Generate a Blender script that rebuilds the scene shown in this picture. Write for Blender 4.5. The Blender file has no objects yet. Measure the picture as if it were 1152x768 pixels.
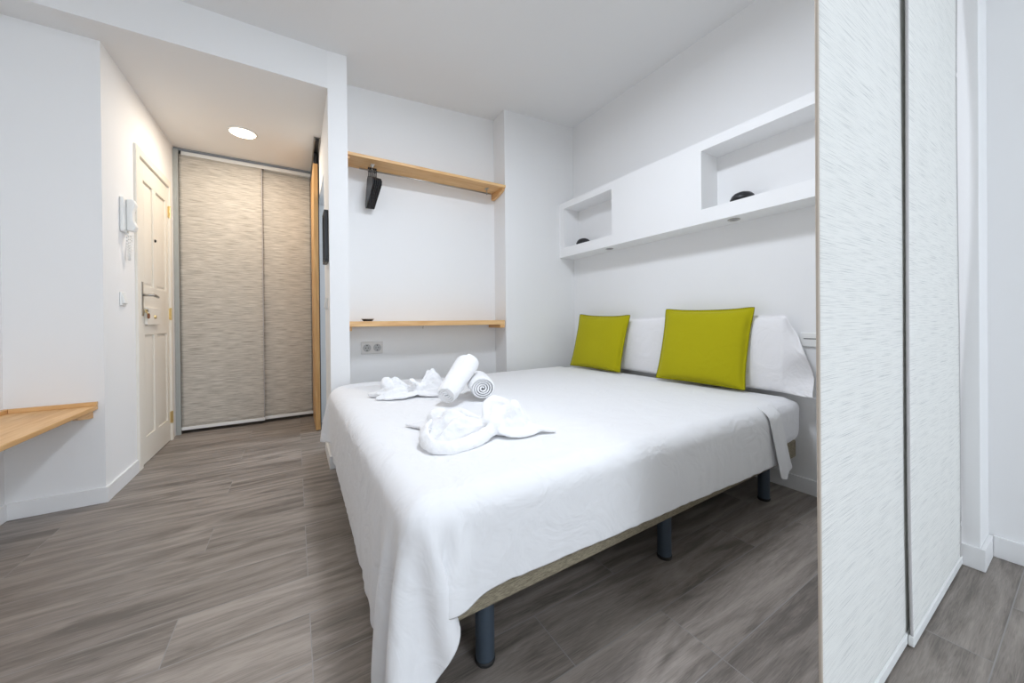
import bpy, bmesh, math, random
import numpy as np
from mathutils import Vector, Matrix
random.seed(4); rng = np.random.default_rng(7)
S = bpy.context.scene
C = S.collection
PI = math.pi

# ------------------------------------------------------------------ camera (fitted to the vanishing points)
F_PX, YAW, PIT, ROL, CY, CH = 404.076, 0.544222, -0.0036253, -0.0095295, 361.97, 0.95
Fv = Vector((math.sin(YAW)*math.cos(PIT), math.cos(YAW)*math.cos(PIT), math.sin(PIT)))
R0 = Vector((math.cos(YAW), -math.sin(YAW), 0)); U0 = R0.cross(Fv)
Rv = math.cos(ROL)*R0 + math.sin(ROL)*U0; Uv = Rv.cross(Fv)
cam = bpy.data.cameras.new('camera'); co = bpy.data.objects.new('camera', cam); C.objects.link(co)
M = Matrix((( Rv.x, Uv.x, -Fv.x, 0), (Rv.y, Uv.y, -Fv.y, 0), (Rv.z, Uv.z, -Fv.z, CH), (0, 0, 0, 1)))
co.matrix_world = M
cam.sensor_width = 36; cam.lens = F_PX/1152*36; cam.shift_y = (CY-384)/1152; cam.clip_start = 0.02
S.camera = co

# ------------------------------------------------------------------ materials
def nt(name):
    m = bpy.data.materials.new(name); m.use_nodes = True
    return m, m.node_tree.nodes, m.node_tree.links, m.node_tree.nodes['Principled BSDF']
def mat(name, col, rough=.6, metal=0, bump=None, spec=.5, var=None, sheen=0, coat=0):
    m, N, L, B = nt(name)
    B.inputs['Base Color'].default_value = (*col, 1); B.inputs['Roughness'].default_value = rough
    B.inputs['Metallic'].default_value = metal; B.inputs['Specular IOR Level'].default_value = spec
    B.inputs['Sheen Weight'].default_value = sheen; B.inputs['Coat Weight'].default_value = coat
    if bump or var:
        tc = N.new('ShaderNodeTexCoord')
    if bump:
        sc, st = bump
        n = N.new('ShaderNodeTexNoise'); n.inputs['Scale'].default_value = sc; n.inputs['Detail'].default_value = 4
        L.new(tc.outputs['Object'], n.inputs['Vector'])
        b = N.new('ShaderNodeBump'); b.inputs['Strength'].default_value = st; b.inputs['Distance'].default_value = .004
        L.new(n.outputs['Fac'], b.inputs['Height']); L.new(b.outputs['Normal'], B.inputs['Normal'])
    if var:
        sc, am = var
        n = N.new('ShaderNodeTexNoise'); n.inputs['Scale'].default_value = sc; n.inputs['Detail'].default_value = 3
        L.new(tc.outputs['Object'], n.inputs['Vector'])
        r = N.new('ShaderNodeValToRGB')
        r.color_ramp.elements[0].position = .3; r.color_ramp.elements[1].position = .7
        r.color_ramp.elements[0].color = (*[c*(1-am) for c in col], 1); r.color_ramp.elements[1].color = (*[min(1, c*(1+am)) for c in col], 1)
        L.new(n.outputs['Fac'], r.inputs['Fac']); L.new(r.outputs['Color'], B.inputs['Base Color'])
    return m
def wood_mat(name, c1, c2, axis='X', scale=1.0, rough=.45):
    m, N, L, B = nt(name)
    tc = N.new('ShaderNodeTexCoord'); mp = N.new('ShaderNodeMapping')
    s = {'X': (1.2, 14, 14), 'Y': (14, 1.2, 14), 'Z': (14, 14, 1.2)}[axis]
    mp.inputs['Scale'].default_value = [k*scale for k in s]
    L.new(tc.outputs['Object'], mp.inputs['Vector'])
    n = N.new('ShaderNodeTexNoise'); n.inputs['Scale'].default_value = 2.2; n.inputs['Detail'].default_value = 6; n.inputs['Distortion'].default_value = 1.2
    L.new(mp.outputs['Vector'], n.inputs['Vector'])
    r = N.new('ShaderNodeValToRGB'); r.color_ramp.elements[0].position = .32; r.color_ramp.elements[1].position = .68
    r.color_ramp.elements[0].color = (*c1, 1); r.color_ramp.elements[1].color = (*c2, 1)
    L.new(n.outputs['Fac'], r.inputs['Fac']); L.new(r.outputs['Color'], B.inputs['Base Color'])
    B.inputs['Roughness'].default_value = rough
    return m
def floor_mat():
    m, N, L, B = nt('wood_look_tile')
    tc = N.new('ShaderNodeTexCoord')
    mp = N.new('ShaderNodeMapping'); mp.inputs['Location'].default_value = (-.033, -.159, 0)
    L.new(tc.outputs['Object'], mp.inputs['Vector'])
    br = N.new('ShaderNodeTexBrick'); br.offset = .37; br.offset_frequency = 3; br.squash = 1
    br.inputs['Color1'].default_value = (0, 0, 0, 1); br.inputs['Color2'].default_value = (1, 1, 1, 1)
    br.inputs['Scale'].default_value = 1; br.inputs['Mortar Size'].default_value = .0014; br.inputs['Mortar Smooth'].default_value = .1
    br.inputs['Brick Width'].default_value = .98; br.inputs['Row Height'].default_value = .1985; br.inputs['Bias'].default_value = 0
    L.new(mp.outputs['Vector'], br.inputs['Vector'])
    # streak coordinates, shifted per plank
    sep = N.new('ShaderNodeSeparateXYZ'); L.new(mp.outputs['Vector'], sep.inputs[0])
    cmb = N.new('ShaderNodeCombineXYZ')
    def math_(op, a, b=None):
        n = N.new('ShaderNodeMath'); n.operation = op
        for i, v in enumerate((a, b)):
            if v is None: continue
            if isinstance(v, (int, float)): n.inputs[i].default_value = v
            else: L.new(v, n.inputs[i])
        return n.outputs[0]
    pr = br.outputs['Color']
    x = math_('ADD', math_('MULTIPLY', sep.outputs[0], 1.0), math_('MULTIPLY', pr, 7.3))
    y = math_('ADD', math_('MULTIPLY', sep.outputs[1], 8.0), math_('MULTIPLY', pr, 19.0))
    L.new(x, cmb.inputs[0]); L.new(y, cmb.inputs[1]); L.new(math_('MULTIPLY', pr, 5.0), cmb.inputs[2])
    n1 = N.new('ShaderNodeTexNoise'); n1.inputs['Scale'].default_value = 1.7; n1.inputs['Detail'].default_value = 5; n1.inputs['Distortion'].default_value = 1.4; n1.inputs['Roughness'].default_value = .55
    L.new(cmb.outputs[0], n1.inputs['Vector'])
    mp2 = N.new('ShaderNodeMapping'); mp2.inputs['Scale'].default_value = (1.6, 4, 1); L.new(cmb.outputs[0], mp2.inputs['Vector'])
    n2 = N.new('ShaderNodeTexNoise'); n2.inputs['Scale'].default_value = 5.5; n2.inputs['Detail'].default_value = 6; n2.inputs['Distortion'].default_value = 2.0
    L.new(mp2.outputs['Vector'], n2.inputs['Vector'])
    fac = math_('ADD', math_('MULTIPLY', n1.outputs['Fac'], .68), math_('MULTIPLY', n2.outputs['Fac'], .32))
    fac = math_('ADD', fac, math_('MULTIPLY', math_('SUBTRACT', pr, .5), .07))
    r = N.new('ShaderNodeValToRGB'); e = r.color_ramp.elements
    e[0].position = .36; e[0].color = (.130, .111, .096, 1)
    e[1].position = .64; e[1].color = (.352, .308, .272, 1)
    k = e.new(.50); k.color = (.243, .211, .186, 1)
    L.new(fac, r.inputs['Fac'])
    mx = N.new('ShaderNodeMix'); mx.data_type = 'RGBA'; L.new(math_('MULTIPLY', br.outputs['Fac'], .75), mx.inputs['Factor'])
    L.new(r.outputs['Color'], mx.inputs['A']); mx.inputs['B'].default_value = (.30, .29, .285, 1)
    L.new(mx.outputs['Result'], B.inputs['Base Color'])
    L.new(math_('ADD', math_('MULTIPLY', n2.outputs['Fac'], .25), .30), B.inputs['Roughness'])
    bp = N.new('ShaderNodeBump'); bp.inputs['Strength'].default_value = .25; bp.inputs['Distance'].default_value = .002
    L.new(math_('SUBTRACT', math_('MULTIPLY', n2.outputs['Fac'], .6), br.outputs['Fac']), bp.inputs['Height']); L.new(bp.outputs['Normal'], B.inputs['Normal'])
    return m
def streak_mat(name, base, dark, zs=210, hs=9, thr=(.42, .62), bump=.5, transl=0, detail=3, band=None):
    """woven slub fabric: fine horizontal threads"""
    m, N, L, B = nt(name)
    tc = N.new('ShaderNodeTexCoord'); mp = N.new('ShaderNodeMapping'); mp.inputs['Scale'].default_value = (hs, hs, zs)
    L.new(tc.outputs['Object'], mp.inputs['Vector'])
    n = N.new('ShaderNodeTexNoise'); n.inputs['Scale'].default_value = 1; n.inputs['Detail'].default_value = detail; n.inputs['Roughness'].default_value = .6; n.inputs['Distortion'].default_value = .25
    L.new(mp.outputs['Vector'], n.inputs['Vector'])
    r = N.new('ShaderNodeValToRGB'); e = r.color_ramp.elements
    e[0].position = thr[0]; e[0].color = (*dark, 1); e[1].position = thr[1]; e[1].color = (*base, 1)
    L.new(n.outputs['Fac'], r.inputs['Fac'])
    out = r.outputs['Color']
    if band:
        mp2 = N.new('ShaderNodeMapping'); mp2.inputs['Scale'].default_value = (3, 3, 30); L.new(tc.outputs['Object'], mp2.inputs['Vector'])
        n2 = N.new('ShaderNodeTexNoise'); n2.inputs['Scale'].default_value = 1; n2.inputs['Detail'].default_value = 4; L.new(mp2.outputs['Vector'], n2.inputs['Vector'])
        r2 = N.new('ShaderNodeValToRGB'); r2.color_ramp.elements[0].position = .3; r2.color_ramp.elements[1].position = .7
        r2.color_ramp.elements[0].color = (*[band]*3, 1); r2.color_ramp.elements[1].color = (1, 1, 1, 1)
        L.new(n2.outputs['Fac'], r2.inputs['Fac'])
        mx = N.new('ShaderNodeMix'); mx.data_type = 'RGBA'; mx.blend_type = 'MULTIPLY'; mx.inputs['Factor'].default_value = 1
        L.new(out, mx.inputs['A']); L.new(r2.outputs['Color'], mx.inputs['B']); out = mx.outputs['Result']
    L.new(out, B.inputs['Base Color'])
    b = N.new('ShaderNodeBump'); b.inputs['Strength'].default_value = bump; b.inputs['Distance'].default_value = .002
    L.new(n.outputs['Fac'], b.inputs['Height']); L.new(b.outputs['Normal'], B.inputs['Normal'])
    B.inputs['Roughness'].default_value = .85; B.inputs['Specular IOR Level'].default_value = .2
    return m
def cloth_mat(name, col, weave=900, bump=.15, wr=None, sheen=.15, rough=.9):
    m, N, L, B = nt(name)
    B.inputs['Base Color'].default_value = (*col, 1); B.inputs['Roughness'].default_value = rough
    B.inputs['Specular IOR Level'].default_value = .15; B.inputs['Sheen Weight'].default_value = sheen
    tc = N.new('ShaderNodeTexCoord')
    n = N.new('ShaderNodeTexNoise'); n.inputs['Scale'].default_value = weave; n.inputs['Detail'].default_value = 1
    L.new(tc.outputs['Object'], n.inputs['Vector'])
    b = N.new('ShaderNodeBump'); b.inputs['Strength'].default_value = bump; b.inputs['Distance'].default_value = .001
    L.new(n.outputs['Fac'], b.inputs['Height'])
    last = b
    if wr:
        sc, st = wr
        n2 = N.new('ShaderNodeTexNoise'); n2.inputs['Scale'].default_value = sc; n2.inputs['Detail'].default_value = 3; n2.inputs['Distortion'].default_value = 1.5
        L.new(tc.outputs['Object'], n2.inputs['Vector'])
        b2 = N.new('ShaderNodeBump'); b2.inputs['Strength'].default_value = st; b2.inputs['Distance'].default_value = .018
        L.new(n2.outputs['Fac'], b2.inputs['Height']); L.new(b.outputs['Normal'], b2.inputs['Normal']); last = b2
    L.new(last.outputs['Normal'], B.inputs['Normal'])
    return m

WALL = mat('white_wall_paint', (.82, .82, .82), .75, bump=(260, .05), spec=.25)
CEIL = mat('white_ceiling_paint', (.80, .80, .80), .85, bump=(200, .04), spec=.2)
BASE = mat('white_baseboard', (.80, .80, .80), .4)
PLASTIC = mat('white_plastic', (.82, .82, .80), .35)
GREYPL = mat('grey_plastic', (.20, .23, .27), .4)
DOORM = mat('cream_door_lacquer', (.80, .76, .68), .38)
FLOOR = floor_mat()
PINE = wood_mat('pine_along_x', (.62, .34, .13), (.80, .52, .25), 'X')
PINEY = wood_mat('pine_along_y', (.62, .34, .13), (.78, .50, .24), 'Y')
PINEZ = wood_mat('pine_upright', (.52, .27, .09), (.70, .42, .17), 'Z')
STEEL = mat('brushed_steel', (.45, .43, .40), .35, 1)
BRASS = mat('brass', (.75, .58, .28), .3, 1)
DARKM = mat('dark_metal', (.03, .03, .032), .4, .5)
ALU = mat('white_aluminium', (.62, .66, .66), .4, .3)
ALUW = mat('white_rail_plastic', (.80, .81, .80), .4)
BLACK = mat('black_plastic', (.012, .013, .016), .38)
LEGM = mat('blue_grey_powder_coat', (.055, .075, .100), .42, .3)
RUBBER = mat('black_rubber', (.01, .01, .01), .7)
HALLPAN = streak_mat('beige_woven_panel', (.64, .60, .54), (.36, .33, .285), zs=190, hs=8, thr=(.33, .60), band=.90)
NEARPAN = streak_mat('white_slub_panel', (.80, .80, .77), (.53, .54, .53), zs=700, hs=8, thr=(.29, .48), bump=.6, detail=2)
HEMB = mat('beige_hem_tape', (.52, .45, .38), .8)
HEMG = mat('grey_hem_tape', (.48, .46, .46), .7)
SHEET = cloth_mat('white_cotton_sheet', (.79, .79, .80), 1200, .08, (7, .5))
FITTED = cloth_mat('white_fitted_sheet', (.78, .78, .80), 1000, .1, (12, .25))
PILLOWM = cloth_mat('white_pillowcase_cotton', (.80, .79, .80), 1000, .1, (10, .35))
GREENM = cloth_mat('olive_green_linen', (.405, .368, .006), 650, .5, (14, .15), sheen=.08)
GREENP = cloth_mat('olive_green_piping', (.23, .22, .008), 650, .3, None, sheen=.0)
TOWEL = cloth_mat('white_terry_towel', (.84, .84, .85), 420, .9, (30, .15), sheen=.4)
BASEFAB = streak_mat('beige_bed_base_mesh', (.33, .29, .21), (.20, .17, .12), zs=500, hs=60, thr=(.4, .6), bump=.3)
def emis(name, col, st):
    m, N, L, B = nt(name)
    B.inputs['Base Color'].default_value = (.9, .9, .9, 1); B.inputs['Emission Color'].default_value = (*col, 1); B.inputs['Emission Strength'].default_value = st
    return m
LAMPW = emis('warm_lamp_diffuser', (1, .86, .62), 7)
FILLC = emis('fill_lamp_diffuser', (1, .93, .85), 6)
SPOTG = mat('spot_glass', (.35, .36, .37), .2)
GLASS, gN, gL, gB = nt('window_glass'); gB.inputs['Transmission Weight'].default_value = 1; gB.inputs['Roughness'].default_value = 0; gB.inputs['IOR'].default_value = 1.02
MIRROR = mat('mirror_glass', (.7, .7, .7), .05, 1)

# ------------------------------------------------------------------ mesh helpers
def link(name, me, m=None, parent=None, smooth=False, loc=None):
    o = bpy.data.objects.new(name, me); C.objects.link(o)
    if m is not None: me.materials.append(m)
    if parent is not None: o.parent = parent
    if smooth:
        for p in me.polygons: p.use_smooth = True
    if loc: o.location = loc
    return o
def obj(name, bm, m, parent=None, smooth=False, bevel=0, seg=2):
    bmesh.ops.recalc_face_normals(bm, faces=bm.faces)
    me = bpy.data.meshes.new(name); bm.to_mesh(me); bm.free()
    o = link(name, me, m, parent, smooth)
    if bevel:
        b = o.modifiers.new('bevel', 'BEVEL'); b.width = bevel; b.segments = seg; b.limit_method = 'ANGLE'; b.angle_limit = .6
        if not smooth:
            for p in me.polygons: p.use_smooth = True
            w = o.modifiers.new('wn', 'WEIGHTED_NORMAL'); w.keep_sharp = False
    return o
def NB(): return bmesh.new()
def box(bm, x0, x1, y0, y1, z0, z1):
    v = [bm.verts.new((x, y, z)) for z in (z0, z1) for y in (y0, y1) for x in (x0, x1)]
    for f in ((0, 2, 3, 1), (4, 5, 7, 6), (0, 1, 5, 4), (2, 6, 7, 3), (0, 4, 6, 2), (1, 3, 7, 5)):
        bm.faces.new([v[i] for i in f])
    return bm
def prism(bm, pts, vec):
    """closed polygon (3-D points) extruded along vec"""
    a = [bm.verts.new(p) for p in pts]; b = [bm.verts.new(Vector(p)+Vector(vec)) for p in pts]
    bm.faces.new(a); bm.faces.new(b[::-1]); n = len(pts)
    for i in range(n): bm.faces.new((a[i], b[i], b[(i+1) % n], a[(i+1) % n]))
    return bm
def tube(bm, pts, r, n=10, flat=None):
    pts = [Vector(p) for p in pts]; rings = []
    rr = r if hasattr(r, '__len__') else [r]*len(pts)
    up = Vector((0, 0, 1))
    for i, p in enumerate(pts):
        t = (pts[min(i+1, len(pts)-1)]-pts[max(i-1, 0)]).normalized()
        a = t.cross(up)
        if a.length < .05: a = t.cross(Vector((1, 0, 0)))
        a.normalize(); b = a.cross(t).normalized()
        fl = 1 if flat is None else flat
        rings.append([bm.verts.new(p+a*math.cos(2*PI*k/n)*rr[i]+b*math.sin(2*PI*k/n)*rr[i]*fl) for k in range(n)])
    for i in range(len(rings)-1):
        for k in range(n): bm.faces.new((rings[i][k], rings[i+1][k], rings[i+1][(k+1) % n], rings[i][(k+1) % n]))
    bm.faces.new(rings[0]); bm.faces.new(rings[-1][::-1])
    return bm
def lathe(bm, prof, c=(0, 0, 0), n=32, axis='Z'):
    """profile [(r, h)] turned about an axis through c"""
    c = Vector(c); rings = []
    def P(r, h, a):
        x, y = r*math.cos(a), r*math.sin(a)
        return c+Vector({'Z': (x, y, h), 'X': (h, x, y), 'Y': (x, h, y)}[axis])
    for r, h in prof:
        if r < 1e-6: rings.append([bm.verts.new(P(0, h, 0))])
        else: rings.append([bm.verts.new(P(r, h, 2*PI*k/n)) for k in range(n)])
    for a, b in zip(rings, rings[1:]):
        for k in range(n):
            k2 = (k+1) % n
            if len(a) == 1 and len(b) > 1: bm.faces.new((a[0], b[k], b[k2]))
            elif len(b) == 1 and len(a) > 1: bm.faces.new((a[k], b[0], a[k2]))
            elif len(a) > 1: bm.faces.new((a[k], b[k], b[k2], a[k2]))
    for e in (rings[0], rings[-1]):
        if len(e) > 1: bm.faces.new(e)
    return bm
def thing(name, label, cat, loc=(0, 0, 0), group=None, rotz=0):
    o = bpy.data.objects.new(name, None); C.objects.link(o); o.location = loc; o.rotation_euler.z = rotz
    o.empty_display_size = .1
    o['label'] = label; o['category'] = cat
    if group: o['group'] = group
    return o
def tag(o, label, cat, group=None):
    o['label'] = label; o['category'] = cat
    if group: o['group'] = group
    return o
def struct(name, bm, m, bevel=0, parent=None):
    o = obj(name, bm, m, parent, bevel=bevel)
    if parent is None: o['kind'] = 'structure'
    return o
def shift(o, v):
    """move mesh data so that object origin sits at v"""
    me = o.data; me.transform(Matrix.Translation(-Vector(v))); o.location = v

# ------------------------------------------------------------------ room dimensions
XR = 2.366; XL = -1.216; XH = -.874; YL = 2.775; YC = 2.60; YP = 2.715; YN = 2.915
XC0, XC1 = .197, .312; XP = 1.583; YB = -4.6; YE = 4.32; ZH = 2.462; T = .12
def ceil_z(x): return 2.705 + max(0, x-.2)*(2.84-2.705)/(XR-.2)
ZT = 2.95
# floor
struct('floor', box(NB(), XL-.3, XR+.3, YB-.3, YE+.3, -.08, 0), FLOOR)
# main ceiling, very slightly raked up towards the headboard wall
bm = NB()
xs = [XL-T, .2, XR+T]
lo = [(x, ceil_z(x)) for x in xs]; hi = [(x, 3.0) for x in xs[::-1]]
prism(bm, [(x, YB-T, z) for x, z in lo+hi], (0, YN+T-YB+T, 0))
struct('ceiling', bm, CEIL)
# lowered hall ceiling: its front face is the beam
struct('ceiling_hall', box(NB(), XL-T, XC0, YC, YE+T, ZH, 2.93), CEIL)
# walls
bm = box(NB(), XL-T, XL, YB-T, YL, 0, ZT); struct('wall_left', bm, WALL)
bm = box(NB(), XL-T, XH, YL, YL+.18, 0, ZH+.05); struct('wall_left_return', bm, WALL)
# hall left wall with door opening
DY0, DY1, DZ = 3.235, 3.985, 2.105
bm = NB(); box(bm, XH-T, XH, YL+.18, DY0, 0, ZH+.05); box(bm, XH-T, XH, DY1, YE+T, 0, ZH+.05); box(bm, XH-T, XH, DY0, DY1, DZ, ZH+.05)
struct('wall_hall_left', bm, WALL)
struct('wall_hall_back', box(NB(), XH-T, XP+.5, YE, YE+T, 0, ZH+.05), WALL)
# hall right wall: column end, doorway covered by the sliding door
bm = NB(); box(bm, XC0, XC1, YC, 3.02, 0, ZT); box(bm, XC0, XC1, 3.02, 3.85, 2.06, ZT); box(bm, XC0, XC1, 3.85, YE, 0, ZT)
struct('wall_hall_right', bm, WALL)
struct('wall_bathroom', box(NB(), XC1, XP+.5, YN+T, YN+T+.02, 0, ZT), WALL)
struct('wall_niche', box(NB(), XC1, XP+.12, YN, YN+T, 0, ZT), WALL)
struct('wall_back', box(NB(), XP, XR+T, YP, YN, 0, ZT), WALL)
struct('wall_right', box(NB(), XR, XR+T, YB-T, YP, 0, ZT), WALL)
struct('wall_pilaster', box(NB(), 2.19, XR, .243, .52, 0, ZT), WALL, bevel=.003)
# rear wall behind the camera with the balcony window
WX0, WX1, WZ0, WZ1 = -.95, 2.15, .12, 2.45
bm = NB(); box(bm, XL-T, WX0, YB-T, YB, 0, ZT); box(bm, WX1, XR+T, YB-T, YB, 0, ZT); box(bm, WX0, WX1, YB-T, YB, 0, WZ0); box(bm, WX0, WX1, YB-T, YB, WZ1, ZT)
struct('wall_rear', bm, WALL)
w = thing('window_1', '', ''); del w['label']; del w['category']; w['kind'] = 'structure'
w.location = (.6, YB, 0)
bm = NB(); fw = .06
box(bm, WX0-.6, WX1-.6, -.09, -.03, WZ0, WZ0+fw); box(bm, WX0-.6, WX1-.6, -.09, -.03, WZ1-fw, WZ1)
for x in (WX0-.6, -.03, WX1-.6-fw): box(bm, x, x+fw, -.09, -.03, WZ0+fw, WZ1-fw)
obj('window_frame', bm, PLASTIC, w)
obj('window_pane', box(NB(), WX0-.59, WX1-.61, -.062, -.058, WZ0+.01, WZ1-.01), GLASS, w)
# baseboards
BH, BT = .082, .012
def bb(name, *a): struct(name, box(NB(), *a), BASE, bevel=.002)
bb('baseboard_left', XL, XL+BT, YB, YL-BT, 0, BH)
bb('baseboard_left_return', XL, XH+BT, YL-BT, YL, 0, BH)
bb('baseboard_hall_left', XH, XH+BT, YL, DY0-.02, 0, BH)
bb('baseboard_column', XC0-BT, XC1+BT, YC-BT, YC, 0, BH)
bb('baseboard_hall_right', XC0-BT, XC0, YC, 3.0, 0, BH)
bb('baseboard_niche', XC1, XP, YN-BT, YN, 0, BH)
bb('baseboard_back', XP, XR, YP-BT, YP, 0, BH)
bb('baseboard_right', XR-BT, XR, .52, YP-BT, 0, BH)
bb('baseboard_pilaster', 2.19-BT, 2.19, .243-BT, .52, 0, BH)
bb('baseboard_pilaster_return', 2.19, XR-BT, .243-BT, .243, 0, BH)
bb('baseboard_right_near', XR-BT, XR, YB, .243-BT, 0, BH)

# ------------------------------------------------------------------ entry door in the hall
d = thing('door_1', '', ''); del d['label']; del d['category']; d['kind'] = 'structure'; d.location = (XH, DY0, 0)
H_ = DY1-DY0
bm = NB(); cw = .065
box(bm, -.02, .014, -.012, cw-.012, 0, DZ+.01); box(bm, -.02, .014, H_-.035, H_, 0, DZ+.01); box(bm, -.02, .014, cw-.012, H_-.035, DZ-.045, DZ+.01)
obj('door_frame', bm, DOORM, d, bevel=.004)
LY0, LY1, LZ = cw-.006, H_-.04, DZ-.05
def rpanel(bm, y0, y1, z0, z1):
    """raised field panel inside a sunk frame"""
    e = .03
    ring = [[(-.012, y0, z0), (-.012, y1, z0), (-.012, y1, z1), (-.012, y0, z1)],
            [(-.018, y0+.008, z0+.008), (-.018, y1-.008, z0+.008), (-.018, y1-.008, z1-.008), (-.018, y0+.008, z1-.008)],
            [(-.003, y0+e, z0+e), (-.003, y1-e, z0+e), (-.003, y1-e, z1-e), (-.003, y0+e, z1-e)]]
    vs = [[bm.verts.new(p) for p in r] for r in ring]
    for a, b in zip(vs, vs[1:]):
        for k in range(4): bm.faces.new((a[k], a[(k+1) % 4], b[(k+1) % 4], b[k]))
    bm.faces.new(vs[-1])
bm = NB()
st = .075; mid = (LY0+LY1)/2; ms = .035
py = [(LY0+st+.02, mid-ms), (mid+ms, LY1-.06)]
pz = [(.18, .875), (1.21, 1.93)]
box(bm, -.035, -.012, LY0, LY1, .005, LZ)
# stiles and rails stand proud of the panels
box(bm, -.012, 0, LY0, py[0][0], .005, LZ); box(bm, -.012, 0, py[1][1], LY1, .005, LZ)
for z0, z1 in ((.005, .18), (.875, 1.21), (1.93, LZ)): box(bm, -.012, 0, py[0][0], py[1][1], z0, z1)
for z0, z1 in pz: box(bm, -.012, 0, py[0][1], py[1][0], z0, z1)
for z0, z1 in pz:
    for y0, y1 in py: rpanel(bm, y0, y1, z0, z1)
leaf = obj('door_leaf', bm, DOORM, d, bevel=.002)
bm = NB(); box(bm, 0, .008, LY0+.025, LY0+.055, 1.005, 1.235)
hp = obj('handle_plate', bm, STEEL, d, bevel=.004)
bm = NB(); tube(bm, [(.008, LY0+.04, 1.145), (.05, LY0+.04, 1.145), (.058, LY0+.05, 1.146), (.058, LY0+.10, 1.142), (.055, LY0+.16, 1.137)], [.009, .009, .01, .009, .007], 10)
obj('door_handle', bm, STEEL, d, smooth=True)
bm = NB(); box(bm, 0, .016, LY0+.085, LY0+.36, .945, 1.065)
rl = obj('rim_lock', bm, DOORM, d, bevel=.003)
bm = lathe(NB(), [(0, .026), (.011, .026), (.013, .016), (.013, .014)], (0, LY0+.235, 1.0), 16, 'X'); obj('lock_cylinder', bm, BRASS, rl, smooth=True)
bm = NB(); box(bm, .012, .016, LY0+.055, LY0+.105, 1.030, 1.05); tube(bm, [(.012, LY0+.08, 1.04), (.02, LY0+.08, 1.02), (.02, LY0+.082, .99)], .004, 6)
ky = obj('key', bm, BRASS, d); bm = lathe(NB(), [(0, .02), (.018, .02), (.018, .026), (0, .026)], (0, LY0+.085, 1.005), 16, 'X')
obj('key_tag', bm, mat('brown_leather', (.22, .08, .03), .6), d)
bm = lathe(NB(), [(0, .008), (.008, .008), (.012, 0)], (0, mid, 1.56), 16, 'X'); obj('peephole', bm, DARKM, d, smooth=True)
for z in (.19, 1.03, 1.86):
    bm = NB(); box(bm, -.002, .006, LY1-.004, LY1+.03, z-.045, z+.045); tube(bm, [(.01, LY1+.01, z-.05), (.01, LY1+.01, z+.05)], .007, 8)
    obj('hinge', bm, BRASS, d)

# intercom with handset and coiled cord
ic = thing('intercom', 'white wall intercom handset with hanging cord beside the panelled entry door', 'intercom', (XH, 3.04, 1.60))
bm = NB(); box(bm, 0, .018, -.045, .045, -.10, .105); obj('base', bm, PLASTIC, ic, bevel=.006)
bm = NB(); prism(bm, [(.018, 0, -.088), (.050, 0, -.092), (.062, 0, -.06), (.046, 0, -.02), (.046, 0, .03), (.060, 0, .075), (.048, 0, .105), (.018, 0, .10)], (0, .05, 0))
hs_ = obj('handset', bm, PLASTIC, ic, bevel=.008, seg=3); hs_.location = (0, -.012, 0)
pts = []
for i in range(150):
    t = i/149
    cy_ = .00+.07*t; cz = -.10-.16*math.sin(PI*t)
    pts.append((.020+.006*math.cos(i*1.1), cy_+.006*math.sin(i*1.1), cz))
cu = tube(NB(), pts, .0028, 5); obj('cord', cu, PLASTIC, ic, smooth=True)

def switch(loc, label, side='X'):
    s = thing('light_switch', label, 'switch', loc)
    sg = 1 if side == 'X' else -1
    bm = NB(); box(bm, *sorted((0, sg*.009)), -.041, .041, -.041, .041); obj('plate', bm, PLASTIC, s, bevel=.004)
    bm = NB(); prism(bm, [(sg*.009, -.026, -.028), (sg*.019, -.026, -.026), (sg*.012, -.026, .028), (sg*.009, -.026, .028)], (0, .052, 0)); obj('rocker', bm, PLASTIC, s, bevel=.002)
    return s
s1 = switch((XH, 3.02, 1.10), 'white light switch low on the wall below the intercom')
s2 = switch((XC0, 2.83, 1.08), 'white light switch on the column side wall below the dark framed mirror', 'N')

# dark framed mirror at the column side
mr = thing('wall_mirror', 'narrow dark framed mirror on the side wall behind the white column', 'mirror', (XC0, 2.73, 1.52))
bm = NB()
for a in ((-.026, 0, -.085, .085, -.17, -.155), (-.026, 0, -.085, .085, .155, .17), (-.026, 0, -.085, -.07, -.155, .155), (-.026, 0, .07, .085, -.155, .155)): box(bm, *a)
obj('frame', bm, DARKM, mr, bevel=.003)
obj('mirror_glass', box(NB(), -.012, -.004, -.07, .07, -.155, .155), MIRROR, mr)

# hall ceiling lamp
hl = thing('ceiling_lamp', 'round lit ceiling lamp in the low hall ceiling', 'ceiling light', (-.337, 3.54, ZH))
obj('lamp_rim', lathe(NB(), [(.095, 0), (.095, -.006), (.086, -.010), (.084, -.004), (.084, 0)], n=48), PLASTIC, hl, smooth=True)
obj('lamp_diffuser', lathe(NB(), [(.084, -.001), (.083, -.009), (.05, -.011), (0, -.012)], n=48), LAMPW, hl, smooth=True)

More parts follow.
